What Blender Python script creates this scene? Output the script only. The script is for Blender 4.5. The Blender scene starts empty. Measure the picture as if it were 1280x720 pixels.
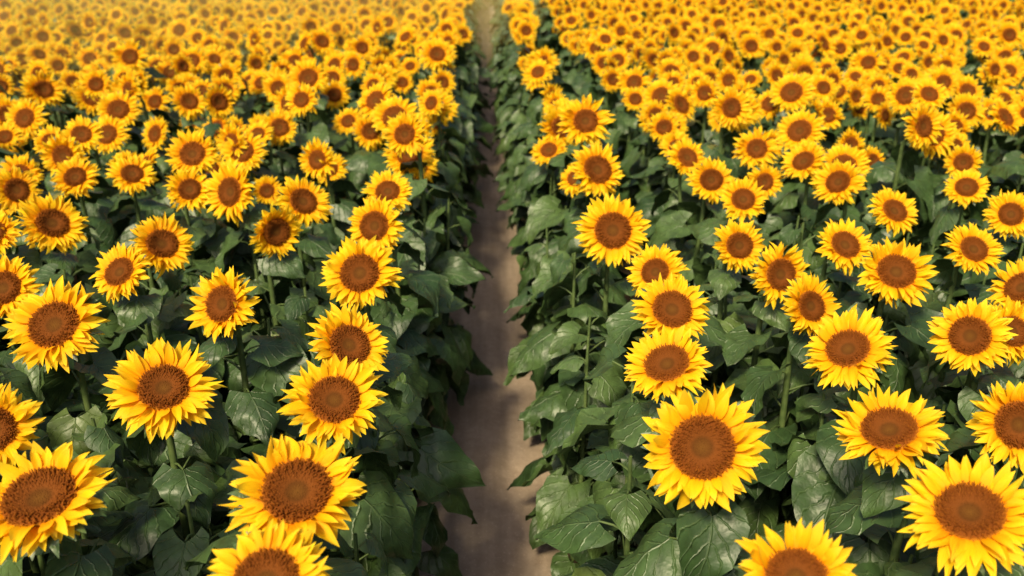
import bpy, bmesh, math, numpy as np
from mathutils import Vector, noise
rng=np.random.default_rng(7)
sc=bpy.context.scene
HEADZ=1.60; CAMZ=2.86
# ---------------- materials ----------------
def mat(name):
    m=bpy.data.materials.new(name); m.use_nodes=True
    nt=m.node_tree; nt.nodes.clear()
    return m,nt,nt.nodes,nt.links
def N(ns,t,**k):
    n=ns.new(t)
    for a,b in k.items():
        if a=='inp':
            for i,v in b.items(): n.inputs[i].default_value=v
        else: setattr(n,a,b)
    return n
def ramp(ns,stops):
    r=ns.new('ShaderNodeValToRGB'); e=r.color_ramp.elements
    while len(e)<len(stops): e.new(0.5)
    for i,(p,c) in enumerate(stops):
        e[i].position=p; e[i].color=(*c,1)
    return r
def petal_mat():
    m,nt,ns,L=mat('petal')
    uv=N(ns,'ShaderNodeUVMap'); sep=N(ns,'ShaderNodeSeparateXYZ'); L.new(uv.outputs[0],sep.inputs[0])
    r=ramp(ns,[(0,(.85,.27,.003)),(.24,(.93,.48,.005)),(.6,(.95,.60,.009)),(1,(.96,.68,.035))])
    L.new(sep.outputs[0],r.inputs[0])
    at=N(ns,'ShaderNodeAttribute',attribute_name='rnd')
    mp=N(ns,'ShaderNodeMapping',inp={3:(3,18,1)}); L.new(uv.outputs[0],mp.inputs[0])
    ad=N(ns,'ShaderNodeVectorMath',operation='ADD'); L.new(mp.outputs[0],ad.inputs[0]); 
    sc_=N(ns,'ShaderNodeVectorMath',operation='SCALE',inp={3:40.0}); L.new(at.outputs['Vector'],sc_.inputs[0]); L.new(sc_.outputs[0],ad.inputs[1])
    nz=N(ns,'ShaderNodeTexNoise',inp={'Scale':1.0,'Detail':2.0}); L.new(ad.outputs[0],nz.inputs['Vector'])
    hsv=N(ns,'ShaderNodeHueSaturation'); L.new(r.outputs[0],hsv.inputs['Color'])
    mr=N(ns,'ShaderNodeMapRange',inp={3:.88,4:1.05}); mr.inputs[1].default_value=.25; mr.inputs[2].default_value=.75
    L.new(nz.outputs[0],mr.inputs[0]); L.new(mr.outputs[0],hsv.inputs['Value'])
    mh=N(ns,'ShaderNodeMapRange',inp={3:.487,4:.506}); L.new(at.outputs['Fac'],mh.inputs[0]); L.new(mh.outputs[0],hsv.inputs['Hue'])
    b=N(ns,'ShaderNodeBump',inp={'Strength':.4,'Distance':.002}); L.new(nz.outputs[0],b.inputs['Height'])
    p=N(ns,'ShaderNodeBsdfPrincipled',inp={'Roughness':.55,'Specular IOR Level':.12}); L.new(hsv.outputs[0],p.inputs['Base Color']); L.new(b.outputs[0],p.inputs['Normal'])
    t=N(ns,'ShaderNodeBsdfTranslucent'); L.new(hsv.outputs[0],t.inputs[0])
    mx=N(ns,'ShaderNodeMixShader',inp={0:.33}); L.new(p.outputs[0],mx.inputs[1]); L.new(t.outputs[0],mx.inputs[2])
    o=N(ns,'ShaderNodeOutputMaterial'); L.new(mx.outputs[0],o.inputs[0]); return m
def disk_mat():
    m,nt,ns,L=mat('seed_disk')
    uv=N(ns,'ShaderNodeUVMap'); sep=N(ns,'ShaderNodeSeparateXYZ'); L.new(uv.outputs[0],sep.inputs[0])
    r=ramp(ns,[(0,(.125,.052,.010)),(.28,(.095,.034,.007)),(.40,(.15,.046,.009)),(.75,(.135,.037,.006)),(.93,(.20,.058,.008)),(1,(.38,.15,.010))])
    L.new(sep.outputs[0],r.inputs[0])
    tip=N(ns,'ShaderNodeMix',data_type='RGBA'); tip.inputs[7].default_value=(.42,.14,.012,1)
    mm=N(ns,'ShaderNodeMath',operation='MULTIPLY',inp={1:.42}); L.new(sep.outputs[1],mm.inputs[0]); L.new(mm.outputs[0],tip.inputs[0]); L.new(r.outputs[0],tip.inputs[6])
    p=N(ns,'ShaderNodeBsdfPrincipled',inp={'Roughness':.85,'Specular IOR Level':.05}); L.new(tip.outputs[2],p.inputs['Base Color'])
    o=N(ns,'ShaderNodeOutputMaterial'); L.new(p.outputs[0],o.inputs[0]); return m
def leaf_mat():
    m,nt,ns,L=mat('leaf')
    uv=N(ns,'ShaderNodeUVMap'); sep=N(ns,'ShaderNodeSeparateXYZ'); L.new(uv.outputs[0],sep.inputs[0])
    at=N(ns,'ShaderNodeAttribute',attribute_name='rnd')
    geo=N(ns,'ShaderNodeNewGeometry')
    nz=N(ns,'ShaderNodeTexNoise',inp={'Scale':20.,'Detail':3.}); L.new(geo.outputs['Position'],nz.inputs['Vector'])
    s=N(ns,'ShaderNodeMath',operation='SUBTRACT',inp={1:.5}); L.new(sep.outputs[1],s.inputs[0])
    a=N(ns,'ShaderNodeMath',operation='ABSOLUTE'); L.new(s.outputs[0],a.inputs[0])
    k=N(ns,'ShaderNodeMath',operation='MULTIPLY',inp={1:.95}); L.new(a.outputs[0],k.inputs[0])
    d=N(ns,'ShaderNodeMath',operation='SUBTRACT'); L.new(sep.outputs[0],d.inputs[0]); L.new(k.outputs[0],d.inputs[1])
    e=N(ns,'ShaderNodeMath',operation='MULTIPLY_ADD',inp={1:5.5}); L.new(d.outputs[0],e.inputs[0]); L.new(nz.outputs[0],e.inputs[2])
    pp=N(ns,'ShaderNodeMath',operation='PINGPONG',inp={1:.5}); L.new(e.outputs[0],pp.inputs[0])
    v1=N(ns,'ShaderNodeMapRange',interpolation_type='SMOOTHSTEP',inp={1:.0,2:.13,3:.7,4:0.}); L.new(pp.outputs[0],v1.inputs[0])
    v2=N(ns,'ShaderNodeMapRange',interpolation_type='SMOOTHSTEP',inp={1:.0,2:.025,3:1.,4:0.}); L.new(a.outputs[0],v2.inputs[0])
    vm=N(ns,'ShaderNodeMath',operation='MAXIMUM'); L.new(v1.outputs[0],vm.inputs[0]); L.new(v2.outputs[0],vm.inputs[1])
    base=ramp(ns,[(0,(.020,.046,.015)),(.45,(.040,.078,.022)),(.85,(.066,.112,.030)),(.97,(.11,.135,.028)),(1,(.15,.145,.03))])
    L.new(at.outputs['Fac'],base.inputs[0])
    hs=N(ns,'ShaderNodeHueSaturation'); L.new(base.outputs[0],hs.inputs['Color'])
    mr=N(ns,'ShaderNodeMapRange',inp={1:.3,2:.7,3:.7,4:1.3}); L.new(nz.outputs[0],mr.inputs[0]); L.new(mr.outputs[0],hs.inputs['Value'])
    mx=N(ns,'ShaderNodeMix',data_type='RGBA'); mx.inputs[7].default_value=(.10,.15,.055,1)
    vf=N(ns,'ShaderNodeMath',operation='MULTIPLY',inp={1:.3}); L.new(vm.outputs[0],vf.inputs[0]); L.new(vf.outputs[0],mx.inputs[0]); L.new(hs.outputs[0],mx.inputs[6])
    hb=N(ns,'ShaderNodeMath',operation='SUBTRACT'); 
    n3=N(ns,'ShaderNodeMath',operation='MULTIPLY',inp={1:1.6}); L.new(nz.outputs[0],n3.inputs[0])
    L.new(n3.outputs[0],hb.inputs[0]); L.new(vm.outputs[0],hb.inputs[1])
    b=N(ns,'ShaderNodeBump',inp={'Strength':.55,'Distance':.007}); L.new(hb.outputs[0],b.inputs['Height'])
    p=N(ns,'ShaderNodeBsdfPrincipled',inp={'Roughness':.44,'Specular IOR Level':.48}); L.new(mx.outputs[2],p.inputs['Base Color']); L.new(b.outputs[0],p.inputs['Normal'])
    o=N(ns,'ShaderNodeOutputMaterial'); L.new(p.outputs[0],o.inputs[0]); return m
def stem_mat():
    m,nt,ns,L=mat('stem')
    at=N(ns,'ShaderNodeNewGeometry')
    nz=N(ns,'ShaderNodeTexNoise',inp={'Scale':30.,'Detail':2.}); L.new(at.outputs['Position'],nz.inputs['Vector'])
    r=ramp(ns,[(.3,(.05,.09,.022)),(.7,(.11,.16,.045))]); L.new(nz.outputs[0],r.inputs[0])
    p=N(ns,'ShaderNodeBsdfPrincipled',inp={'Roughness':.65}); L.new(r.outputs[0],p.inputs['Base Color'])
    o=N(ns,'ShaderNodeOutputMaterial'); L.new(p.outputs[0],o.inputs[0]); return m
MATS=[petal_mat(),disk_mat(),leaf_mat(),stem_mat()]
PET,DSK,LEF,STM=range(4)
class Acc:
    def __init__(s): s.v=[];s.q=[];s.uv=[];s.r=[];s.m=[];s.n=0
    def add(s,v,q,uv,r,m):
        s.v.append(v); s.q.append(q+s.n); s.uv.append(uv); s.r.append(np.full(len(v),r) if np.isscalar(r) else r)
        s.m.append(np.full(len(q),m,dtype=np.int32)); s.n+=len(v)
    def mesh(s,name):
        v=np.concatenate(s.v); q=np.concatenate(s.q); uv=np.concatenate(s.uv); r=np.concatenate(s.r); m=np.concatenate(s.m)
        me=bpy.data.meshes.new(name)
        me.vertices.add(len(v)); me.vertices.foreach_set('co',v.astype(np.float32).ravel())
        me.loops.add(q.size); me.loops.foreach_set('vertex_index',q.astype(np.int32).ravel())
        me.polygons.add(len(q)); me.polygons.foreach_set('loop_start',np.arange(0,q.size,4,dtype=np.int32))
        me.polygons.foreach_set('material_index',m); me.polygons.foreach_set('use_smooth',np.ones(len(q),dtype=bool))
        ul=me.uv_layers.new(name='UVMap'); ul.data.foreach_set('uv',uv[q.ravel()].astype(np.float32).ravel())
        a=me.attributes.new('rnd','FLOAT','POINT'); a.data.foreach_set('value',r.astype(np.float32))
        for mt in MATS: me.materials.append(mt)
        me.update(calc_edges=True); me.validate(); return me
def gridq(nr,nc):
    i=np.arange(nr-1)[:,None]; j=np.arange(nc-1)[None,:]
    a=(i*nc+j).ravel(); return np.stack([a,a+1,a+nc+1,a+nc],1)
def rz(a): c,s=math.cos(a),math.sin(a); return np.array([[c,-s,0],[s,c,0],[0,0,1]])
def rx(a): c,s=math.cos(a),math.sin(a); return np.array([[1,0,0],[0,c,-s],[0,s,c]])
def tube(acc,pts,rad,sides=6,m=STM,r=.5):
    pts=np.array(pts,float); n=len(pts); rad=np.broadcast_to(rad,(n,))
    T=np.gradient(pts,axis=0); T/=np.linalg.norm(T,axis=1)[:,None]+1e-9
    ref=np.array([1.,.13,.07]); A=np.cross(T,ref); A/=np.linalg.norm(A,axis=1)[:,None]+1e-9; B=np.cross(T,A)
    an=np.linspace(0,2*math.pi,sides+1)
    v=pts[:,None,:]+rad[:,None,None]*(np.cos(an)[None,:,None]*A[:,None,:]+np.sin(an)[None,:,None]*B[:,None,:])
    uv=np.zeros((n*(sides+1),2)); acc.add(v.reshape(-1,3),gridq(n,sides+1),uv,r,m)
def petal(acc,L,W,ang,r0,z0,lift,curl,g,M,off,twist):
    nr=8; nc=4
    t=np.linspace(0,1,nr); s=np.linspace(-1,1,nc)
    w=W*.5*np.power(np.sin(math.pi*np.clip(t**.80*.97+.03,0,1)),.8); w[0]=W*.2; w[-1]=W*.012
    th=lift-curl*t**1.3+g.normal(0,.12)*np.sin(t*7+g.uniform(0,6))
    dx=np.cos(th)*L/(nr-1); dz=np.sin(th)*L/(nr-1)
    X=np.concatenate([[0],np.cumsum(dx[:-1])])+r0; Z=np.concatenate([[0],np.cumsum(dz[:-1])])+z0
    sw=g.normal(0,.17)*L*t**2
    ed=.22*W*np.abs(s)[None,:]**2*np.sin(math.pi*t)[:,None]*g.uniform(-1,1.8)
    Y=w[:,None]*s[None,:]
    tw=twist*t[:,None]
    v=np.stack([np.broadcast_to(X[:,None],(nr,nc)),Y*np.cos(tw)+sw[:,None],Z[:,None]+ed+Y*np.sin(tw)],-1).reshape(-1,3)
    v=v@rz(ang).T
    uv=np.stack(np.broadcast_arrays(t[:,None],s[None,:]*.5+.5),-1).reshape(-1,2)
    acc.add(v@M.T+off,gridq(nr,nc),uv,g.random(),PET)
def head(acc,R,M,off,g,nf=300,dense=True):
    rd=R*g.uniform(.455,.52)
    tidy=g.uniform(.7,1.8)
    M=M@np.diag([1.0,g.uniform(.92,1.0),1.0])
    ph=g.uniform(0,6,2)
    lay=((29,1.0,.06,.22,-.02,.205),(32,.95,.22,.32,.0,.185),(28,.83,.44,.42,.03,.155)) if dense else ((24,1.0,.10,.25,-.02,.26),(24,.92,.3,.38,.01,.24))
    for (n,l,lift,curl,z,wd) in lay:
        for i in range(n):
            a=2*math.pi*(i+g.uniform(-.5,.5))/n+z*40
            Lp=(R-rd*.92)*l*g.uniform(.78,1.2)*1.04*(1+.06*math.sin(a*2+ph[0]))
            petal(acc,Lp,R*wd*g.uniform(.7,1.2),a,rd*.92,z*R,lift+.12*math.sin(a+ph[1])+g.normal(0,.18)*tidy,curl+g.normal(0,.38)*tidy,g,M,off,g.normal(0,.45))
    nr=9; nc=25
    rr=np.linspace(0,1.02,nr); an=np.linspace(0,2*math.pi,nc)
    def zz(r): return R*(.085*np.exp(-((r-.72)/.30)**2)+.02-.16*np.clip(r-.85,0,1))
    v=np.stack([rr[:,None]*rd*np.cos(an),rr[:,None]*rd*np.sin(an),np.broadcast_to(zz(rr)[:,None],(nr,nc))],-1).reshape(-1,3)
    uv=np.stack(np.broadcast_arrays(rr[:,None],0*an[None,:]),-1).reshape(-1,2)
    acc.add(v@M.T+off,gridq(nr,nc),uv,.5,DSK)
    k=np.arange(nf)+.5; r=np.sqrt(k/nf); th=k*2.399963+g.normal(0,.06,nf)
    c=np.stack([r*rd*np.cos(th),r*rd*np.sin(th),zz(r)],1)
    b=rd*1.05/math.sqrt(nf)*np.where(r<.42,.6,.95)*g.uniform(.7,1.15,nf)
    h=R*(.012+.040*np.clip((r-.40)*3,0,1))*g.uniform(.4,1.6,nf)
    q4=np.array([[1,0],[0,1],[-1,0],[0,-1]])
    vs=[]
    for j in range(4):
        vs.append(c+np.stack([b*q4[j,0],b*q4[j,1],0*b],1))
    lean=np.stack([np.cos(th)+g.normal(0,.6,nf),np.sin(th)+g.normal(0,.6,nf)],1)*(h*.35)[:,None]
    for j in range(4):
        vs.append(c+np.stack([b*.45*q4[j,0]+lean[:,0],b*.45*q4[j,1]+lean[:,1],h],1))
    V=np.stack(vs,1).reshape(-1,3)
    fq=np.array([[0,1,5,4],[1,2,6,5],[2,3,7,6],[3,0,4,7],[4,5,6,7]])
    Q=(np.arange(nf)[:,None,None]*8+fq[None]).reshape(-1,4)
    tipv=np.tile([0,0,0,0,1,1,1,1],nf)*np.repeat(np.clip((r-.3)*1.6,0.15,1)*g.random(nf),8)
    acc.add(V@M.T+off,Q,np.stack([np.repeat(r,8),tipv],1),.5,DSK)
    rr=np.linspace(0,1,6); an=np.linspace(0,2*math.pi,17)
    zb=-R*.28*np.sqrt(np.clip(1-rr**2,0,1))-.012*R
    v=np.stack([rr[:,None]*rd*1.03*np.cos(an),rr[:,None]*rd*1.03*np.sin(an),np.broadcast_to(zb[:,None],(6,17))],-1).reshape(-1,3)
    acc.add(v@M.T+off,gridq(6,17),np.zeros((len(v),2)),.7,STM)
    for i in range(22 if dense else 12):
        a=2*math.pi*(i+g.uniform(-.3,.3))/(22 if dense else 12); L=R*g.uniform(.34,.5); w=R*.13
        X=np.array([.75,1.0,1.0+.6*L/rd,1.0+L/rd])*rd; Z=np.array([-.16,-.09,-.10,-.16+g.normal(0,.05)])*R
        W=np.array([.8,1,.6,.03])*w
        v=np.stack([np.repeat(X,2),(W[:,None]*np.array([-1,1])).ravel(),np.repeat(Z,2)],1)@rz(a).T
        acc.add(v@M.T+off,gridq(4,2),np.full((8,2),.3),.8*g.random(),LEF)
def leaf(acc,base,az,L,W,th0,k,roll,g,rnd):
    nr=10; nc=9
    t=np.linspace(0,1,nr); s=np.linspace(-1,1,nc)
    h=.5*W*np.interp(t,[0,.06,.16,.28,.42,.58,.74,.88,1],[.55,.82,1.0,1.02,.93,.74,.47,.22,.02])
    h=h*(1+g.normal(0,.035,nr))
    th=th0-k*t
    X=np.concatenate([[0],np.cumsum(np.cos(th)[:-1])*L/(nr-1)]); Z=np.concatenate([[0],np.cumsum(np.sin(th)[:-1])*L/(nr-1)])
    as_=np.abs(s)
    back=.24*L*(as_**1.6)[None,:]*((1-t)**2.2)[:,None]
    fold=g.uniform(.12,.55); ph=g.uniform(0,6,3)
    ruf=.07*W*as_[None,:]**1.5*np.sin(t[:,None]*g.uniform(9,16)+ph[0]+np.sign(s)[None,:]*ph[1])
    dome=-fold*h[:,None]*(as_**2)[None,:]*g.choice([-.6,1],p=[.35,.65])
    up=ruf+dome+.014*W*g.normal(0,1,(nr,nc))
    cx,cz=np.cos(th)[:,None],np.sin(th)[:,None]
    x=X[:,None]-back*cx-up*cz; z=Z[:,None]-back*cz+up*cx
    y=h[:,None]*s[None,:]+g.normal(0,.13)*L*(t**2)[:,None]
    v=np.stack([x,y,z],-1).reshape(-1,3)@rx(roll).T@rz(az).T+base
    uv=np.stack(np.broadcast_arrays(t[:,None]*1.,s[None,:]*.5+.5),-1).reshape(-1,2)
    acc.add(v,gridq(nr,nc),uv,rnd,LEF)
def plant(name,g,zc=HEADZ,D=.29,elev=30,yaw=0,nf=300,has_head=True,nleaf=18,topleaf=None,zlow=.2,dense=True,drop=.17):
    acc=Acc(); R=D/2
    el=math.radians(elev); yw=math.radians(yaw)
    n=np.array([math.sin(yw)*math.cos(el),-math.cos(yw)*math.cos(el),math.sin(el)])
    hd=n*np.array([1,1,0]); hd/=np.linalg.norm(hd)
    st=-hd*.11; st=st+np.array([g.normal(0,.02),0,0])
    lean=g.normal(0,.03,2)
    if has_head:
        zax=n; xax=np.cross([0,0,1.],zax); xax/=np.linalg.norm(xax); yax=np.cross(zax,xax)
        M=np.stack([xax,yax,zax],1)@rz(g.uniform(0,6.28))
        head(acc,R,M,np.array([0,0,zc]),g,nf,dense)
        b=np.array([0,0,zc])-n*R*.25
        p=[[st[0]+lean[0],st[1]+lean[1],0],[st[0]+lean[0]*.5,st[1]+lean[1]*.5,zc*.5],[st[0],st[1],zc-.24],[st[0]*.95,st[1]*.95,zc-.12],list(b-n*.035),list(b)]
        tube(acc,p,np.array([.017,.015,.012,.011,.011,.014]),7)
        ztop=zc-drop
    else:
        ztop=(topleaf or zc-.25)
        tube(acc,[[st[0]+lean[0],st[1]+lean[1],0],[st[0],st[1],ztop*.5],[st[0],st[1],ztop]],np.array([.014,.012,.006]),6)
    az=g.uniform(0,6.28)
    for i in range(nleaf):
        f=(i+.5)/nleaf
        z=ztop-.02-(f**1.05)*(ztop-zlow)
        az+=2.4+g.normal(0,.3)
        sz=np.interp(f,[0,.12,.35,.7,1],[.62,.95,1.2,1.1,.85])*g.uniform(.82,1.18)
        if not has_head and i<2: sz*=.8
        L=.245*sz; W=.215*sz*g.uniform(.88,1.12)
        pl=.105*sz*g.uniform(.8,1.3)
        pe=math.radians(g.uniform(15,45))
        d=np.array([math.cos(az),math.sin(az),0])
        b0=np.array([st[0],st[1],z]); b1=b0+d*pl*math.cos(pe)+np.array([0,0,pl*math.sin(pe)])
        mid=(b0+b1)/2+np.array([0,0,.008])
        tube(acc,[b0,mid,b1],np.array([.005,.004,.0035]),4)
        leaf(acc,b1,az+g.normal(0,.15),L,W,math.radians(g.uniform(-50,0)),math.radians(g.uniform(25,80)),g.normal(0,.28),g,float(np.clip(g.beta(2.2,2.6),0,.97)) if g.random()>.006 else 1.)
    return acc.mesh(name)
# ---------------- foreground sunflowers: x, y (metres on the ground), head diameter ----------------
TAB="0.56,1.98,0.34;0.56,2.46,0.28;0.66,2.89,0.28;0.67,3.27,0.24;0.57,3.80,0.34;0.63,4.90,0.34;1.12,1.68,0.32;0.64,1.47,0.27;1.09,2.05,0.30;1.17,2.55,0.30;1.17,2.91,0.25;1.16,3.23,0.26;1.09,3.58,0.24;1.23,4.67,0.27;1.30,4.28,0.25;1.88,5.07,0.27;1.91,4.60,0.28;1.55,3.57,0.26;1.63,3.24,0.31;1.98,4.06,0.26;2.08,3.50,0.24;2.52,3.99,0.25;2.55,4.47,0.23;1.62,2.64,0.26;1.78,2.67,0.24;2.04,3.06,0.26;1.46,2.07,0.26;-1.08,1.80,0.33;-0.47,1.81,0.33;-0.47,1.49,0.27;-0.97,2.35,0.32;-1.50,2.82,0.34;-0.97,2.99,0.28;-0.45,2.26,0.30;-0.46,2.63,0.28;-0.51,3.29,0.31;-0.52,3.90,0.29;-0.52,4.48,0.27;-0.47,5.32,0.33;-1.47,3.33,0.25;-1.42,3.67,0.29;-2.03,3.98,0.31;-1.34,4.50,0.34;-0.93,4.31,0.29;-0.96,3.83,0.25;-1.57,4.55,0.26;-2.28,4.82,0.27;-1.99,4.88,0.27;-1.85,3.17,0.27;-1.36,2.13,0.25;-2.48,4.57,0.25;-2.23,3.86,0.23"
heroes=[tuple(float(q) for q in r.split(',')) for r in TAB.split(';')]
ORI={0:(36,0),1:(60,-38),2:(45,5),4:(30,0),6:(64,-25),7:(55,0),8:(62,-38),9:(52,-32),10:(25,32),11:(25,25),16:(30,-30),23:(30,-25),24:(35,30),
27:(70,-12),28:(60,12),29:(62,5),30:(52,5),31:(45,-22),32:(28,-36),33:(57,10),34:(42,22),35:(35,-8),39:(45,-35),44:(5,30)}
coll=sc.collection
for i,(x,y,D) in enumerate(heroes):
    g=np.random.default_rng(100+i)
    face=math.degrees(math.atan2(x,y))
    el,yo=ORI.get(i,(g.uniform(22,48),g.normal(0,18)))
    me=plant('sunflower',g,D=D,elev=el,yaw=-face*.6+yo,nf=640,nleaf=16,drop=.13)
    ob=bpy.data.objects.new('sunflower',me); coll.objects.link(ob); ob.location=(x,y,0)
# ---------------- variants for the field ----------------
vc=bpy.data.collections.new('field_sunflower_plants')
def var(nm,**k):
    me=plant(nm,**k); vc.objects.link(bpy.data.objects.new(nm,me))
NV=14; NF=12; NL=8
for i in range(NV):
    g=np.random.default_rng(500+i)
    var('a_sunflower_%02d'%i,g=g,D=g.uniform(.22,.31),elev=g.uniform(12,42),yaw=g.normal(0,16),nf=160,nleaf=11,zlow=.45,drop=.14)
for i in range(NF):
    g=np.random.default_rng(700+i)
    var('b_sunflower_%02d'%i,g=g,D=g.uniform(.22,.29),elev=g.uniform(6,34),yaw=g.normal(0,14),nf=60,nleaf=6,zlow=1.0,dense=False,drop=.15)
for i in range(NL):
    g=np.random.default_rng(900+i)
    var('c_leafy_%02d'%i,g=g,has_head=False,nleaf=15,topleaf=g.uniform(1.28,1.46))
rows=[.54,1.27]+[1.27+.46*i for i in range(1,60)]+[-.46-.47*i for i in range(60)]
hx=np.array([(h[0],h[1]) for h in heroes])
P_=[];RT=[];S=[];I=[]
def addp(x,y,idx,s):
    P_.append((x,y,0)); S.append(float(np.clip(s,.82,1.12))); I.append(int(idx))
    RT.append((rng.normal(0,.03),rng.normal(0,.03),rng.normal(0,.38) if idx<NV+NF else rng.uniform(0,6.28)))
for rxx in rows:
    y=-3.0+rng.uniform(0,.3)
    edge=abs(rxx)<.6
    while y<40:
        sp=.29 if y<8 else .25
        if .9<y<5: sp=.26
        y+=sp*rng.uniform(.8,1.2)
        x=rxx+rng.normal(0,.04 if edge else (.05 if rxx==1.27 else .09))
        if abs(x)>.8*max(y,0)+4.5: continue
        fw=.62*math.hypot(max(y,0),1.26)+.18
        if .9<y<5.0 and abs(x-.03*y)<fw:
            dm=np.min(np.hypot(hx[:,0]-x,hx[:,1]+.14-y))
            if dm<.10: continue
            addp(x-(.07 if (edge and x>0) else 0),y,NV+NF+rng.integers(NL),rng.uniform(.92,1.04))
        else:
            if y<.9 and abs(x)<.9 and y>-1.2: idx=NV+NF+rng.integers(NL)
            elif rng.random()<.05: idx=NV+NF+rng.integers(NL)
            else: idx=rng.integers(NV) if (y<13 or (edge and y<20)) else NV+rng.integers(NF)
            addp(x,y,idx,rng.normal(1.0,.06))
            if edge and y<20 and rng.random()<.75: addp(x+rng.normal(0,.05)-(.08 if x>0 else 0),y+.12,NV+NF+rng.integers(NL),rng.uniform(.88,1.0))
me=bpy.data.meshes.new('sunflower_field'); me.from_pydata(P_,[],[])
a=me.attributes.new('rot','FLOAT_VECTOR','POINT'); a.data.foreach_set('vector',np.array(RT,np.float32).ravel())
a=me.attributes.new('scl','FLOAT','POINT'); a.data.foreach_set('value',np.array(S,np.float32))
a=me.attributes.new('idx','INT','POINT'); a.data.foreach_set('value',np.array(I,np.int32))
fo=bpy.data.objects.new('sunflower_field',me); coll.objects.link(fo)
ng=bpy.data.node_groups.new('instance_plants','GeometryNodeTree')
ng.interface.new_socket('Geometry',in_out='INPUT',socket_type='NodeSocketGeometry'); ng.interface.new_socket('Geometry',in_out='OUTPUT',socket_type='NodeSocketGeometry')
gi=ng.nodes.new('NodeGroupInput'); go=ng.nodes.new('NodeGroupOutput')
ci=ng.nodes.new('GeometryNodeCollectionInfo'); ci.inputs['Collection'].default_value=vc; ci.inputs['Separate Children'].default_value=True; ci.inputs['Reset Children'].default_value=True
ip=ng.nodes.new('GeometryNodeInstanceOnPoints'); ip.inputs['Pick Instance'].default_value=True
def na(n,t):
    q=ng.nodes.new('GeometryNodeInputNamedAttribute'); q.data_type=t; q.inputs['Name'].default_value=n; return q.outputs['Attribute']
ng.links.new(gi.outputs[0],ip.inputs['Points']); ng.links.new(ci.outputs[0],ip.inputs['Instance'])
ng.links.new(na('idx','INT'),ip.inputs['Instance Index'])
e2r=ng.nodes.new('FunctionNodeEulerToRotation'); ng.links.new(na('rot','FLOAT_VECTOR'),e2r.inputs[0]); ng.links.new(e2r.outputs[0],ip.inputs['Rotation'])
ng.links.new(na('scl','FLOAT'),ip.inputs['Scale']); ng.links.new(ip.outputs[0],go.inputs[0])
md=fo.modifiers.new('plants','NODES'); md.node_group=ng
# ---------------- ground, path, far field ----------------
def soil(name,c1,c2,scale,bs=.6,path=False):
    m,nt,ns,L=mat(name)
    geo=N(ns,'ShaderNodeNewGeometry')
    nz=N(ns,'ShaderNodeTexNoise',inp={'Scale':scale,'Detail':8.,'Roughness':.65}); L.new(geo.outputs['Position'],nz.inputs['Vector'])
    nb=N(ns,'ShaderNodeTexNoise',inp={'Scale':1.7,'Detail':3.}); L.new(geo.outputs['Position'],nb.inputs['Vector'])
    mxn=N(ns,'ShaderNodeMath',operation='MULTIPLY_ADD',inp={1:.5}); L.new(nz.outputs[0],mxn.inputs[0])
    hb=N(ns,'ShaderNodeMath',operation='MULTIPLY',inp={1:.5}); L.new(nb.outputs[0],hb.inputs[0]); L.new(hb.outputs[0],mxn.inputs[2])
    r=ramp(ns,[(.38,c1),(.62,c2)]); L.new(mxn.outputs[0],r.inputs[0]); col=r.outputs[0]
    if path:
        mp=N(ns,'ShaderNodeMapping',inp={3:(9,.55,1)}); L.new(geo.outputs['Position'],mp.inputs[0])
        nt2=N(ns,'ShaderNodeTexNoise',inp={'Scale':1.0,'Detail':3.}); L.new(mp.outputs[0],nt2.inputs['Vector'])
        mr=N(ns,'ShaderNodeMapRange',inp={1:.35,2:.65,3:.78,4:1.15}); L.new(nt2.outputs[0],mr.inputs[0])
        vo=N(ns,'ShaderNodeTexVoronoi',inp={'Scale':42.}); L.new(geo.outputs['Position'],vo.inputs['Vector'])
        st=N(ns,'ShaderNodeMapRange',inp={1:.10,2:.22,3:1.35,4:1.}); L.new(vo.outputs[0],st.inputs[0])
        mu=N(ns,'ShaderNodeMath',operation='MULTIPLY'); L.new(mr.outputs[0],mu.inputs[0]); L.new(st.outputs[0],mu.inputs[1])
        hs=N(ns,'ShaderNodeHueSaturation'); L.new(col,hs.inputs['Color']); L.new(mu.outputs[0],hs.inputs['Value']); col=hs.outputs[0]
    b=N(ns,'ShaderNodeBump',inp={'Strength':bs,'Distance':.02}); L.new(nz.outputs[0],b.inputs['Height'])
    p=N(ns,'ShaderNodeBsdfPrincipled',inp={'Roughness':.9,'Specular IOR Level':.15}); L.new(col,p.inputs['Base Color']); L.new(b.outputs[0],p.inputs['Normal'])
    o=N(ns,'ShaderNodeOutputMaterial'); L.new(p.outputs[0],o.inputs[0]); return m
def sheet(name,x0,x1,y0,y1,z,nx,ny,m,fz=None):
    xs=np.linspace(x0,x1,nx); ys=np.linspace(y0,y1,ny)
    v=[(x,y,z+(fz(x,y) if fz else 0)) for y in ys for x in xs]
    me=bpy.data.meshes.new(name); me.from_pydata(v,[],gridq(ny,nx).tolist()); me.materials.append(m)
    for p in me.polygons: p.use_smooth=True
    ob=bpy.data.objects.new(name,me); coll.objects.link(ob); return ob
sheet('ground',-1500,1500,-1500,1500,0,2,2,soil('soil',(.05,.035,.022),(.10,.07,.045),14.))
def pz(x,y):
    x=x+.05
    e=max(0,1-abs(x)/.42)
    return .02*min(1,e*4)+.016*math.cos(x*14+.4*math.sin(y*.7))*min(1,e*3)+.014*noise.noise(Vector((x*7,y*3,0)))*min(1,e*3)+.004
sheet('dirt_path',-.47,.37,-6,50,0,25,900,soil('path_dirt',(.34,.255,.19),(.46,.355,.27),18.,.5,True),pz)
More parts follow.
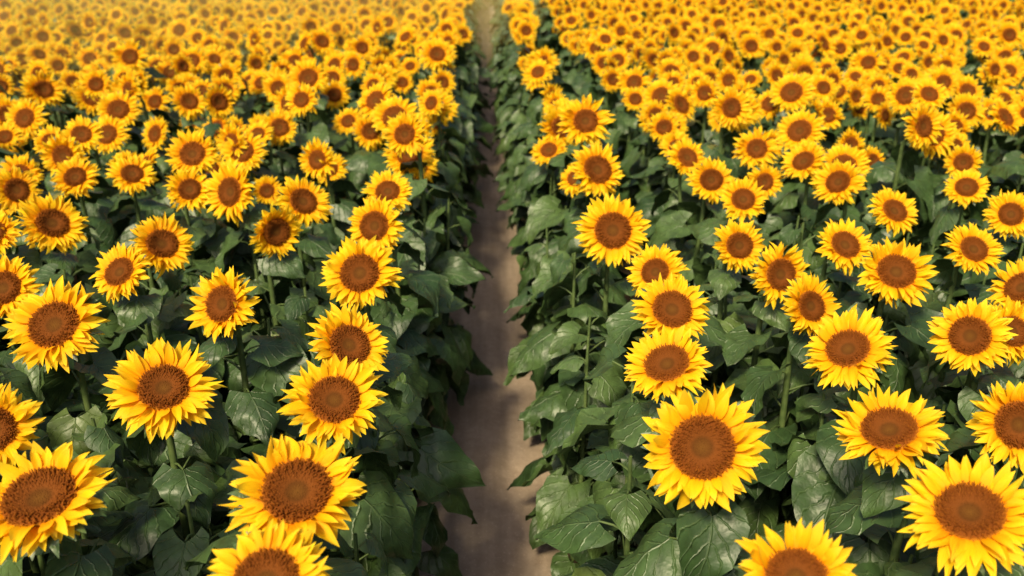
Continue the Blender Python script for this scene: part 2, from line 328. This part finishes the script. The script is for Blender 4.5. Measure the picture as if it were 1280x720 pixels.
def far_mat():
    m,nt,ns,L=mat('far_sunflowers')
    geo=N(ns,'ShaderNodeNewGeometry')
    vo=N(ns,'ShaderNodeTexVoronoi',inp={'Scale':2.6}); L.new(geo.outputs['Position'],vo.inputs['Vector'])
    r=ramp(ns,[(0,(.15,.06,.01)),(.18,(.16,.06,.01)),(.25,(.85,.48,.01)),(.42,(.8,.45,.01)),(.6,(.05,.10,.02))]); L.new(vo.outputs[0],r.inputs[0])
    p=N(ns,'ShaderNodeBsdfPrincipled',inp={'Roughness':.8}); L.new(r.outputs[0],p.inputs['Base Color'])
    o=N(ns,'ShaderNodeOutputMaterial'); L.new(p.outputs[0],o.inputs[0]); return m
sheet('distant_sunflower_field',-1400,1400,40,1400,1.5,60,60,far_mat(),lambda x,y:.15*math.sin(x*.3)*math.cos(y*.21))
# ---------------- added scattering volume, imitates a golden glow over the far-left field ----------------
me=bpy.data.meshes.new('added_glow_haze')
bm=bmesh.new(); bmesh.ops.create_uvsphere(bm,u_segments=48,v_segments=24,radius=1); bm.to_mesh(me); bm.free()
for p in me.polygons: p.use_smooth=True
ho=bpy.data.objects.new('added_glow_haze',me); coll.objects.link(ho)
ho.location=(-16,19,2); ho.scale=(17.5,16,4.5)
m,nt_,ns,L=mat('glow_haze')
vs=N(ns,'ShaderNodeVolumeScatter'); vs.inputs['Color'].default_value=(1,.72,.20,1); vs.inputs['Density'].default_value=.04; vs.inputs['Anisotropy'].default_value=-.3
o=N(ns,'ShaderNodeOutputMaterial'); L.new(vs.outputs[0],o.inputs['Volume']); me.materials.append(m)
# ---------------- light ----------------
SE,SA=48,-154
w=bpy.data.worlds.new('World'); sc.world=w; w.use_nodes=True
nt=w.node_tree; bg=nt.nodes['Background']; sky=nt.nodes.new('ShaderNodeTexSky'); sky.sky_type='NISHITA'; sky.sun_disc=False
sky.sun_elevation=math.radians(SE); sky.sun_rotation=math.radians(SA); sky.dust_density=6
nt.links.new(sky.outputs[0],bg.inputs[0]); bg.inputs[1].default_value=.12
sl=bpy.data.lights.new('sun','SUN'); sl.energy=5; sl.angle=math.radians(10); sl.color=(1,.86,.54)
so=bpy.data.objects.new('sun',sl); coll.objects.link(so)
dv=Vector((math.sin(math.radians(SA))*math.cos(math.radians(SE)),math.cos(math.radians(SA))*math.cos(math.radians(SE)),math.sin(math.radians(SE))))
so.rotation_euler=dv.to_track_quat('Z','Y').to_euler()
# ---------------- camera ----------------
cd=bpy.data.cameras.new('camera'); co=bpy.data.objects.new('camera',cd); coll.objects.link(co); sc.camera=co
cd.sensor_width=36; cd.lens=30.94; cd.clip_end=4000; cd.clip_start=.05
co.location=(0,0,CAMZ); co.rotation_euler=(math.radians(90-22),0,math.radians(-1.67))
cd.dof.use_dof=True; cd.dof.focus_distance=2.8; cd.dof.aperture_fstop=2.2
sc.view_settings.view_transform='Standard'; sc.view_settings.look='None'; sc.view_settings.exposure=0
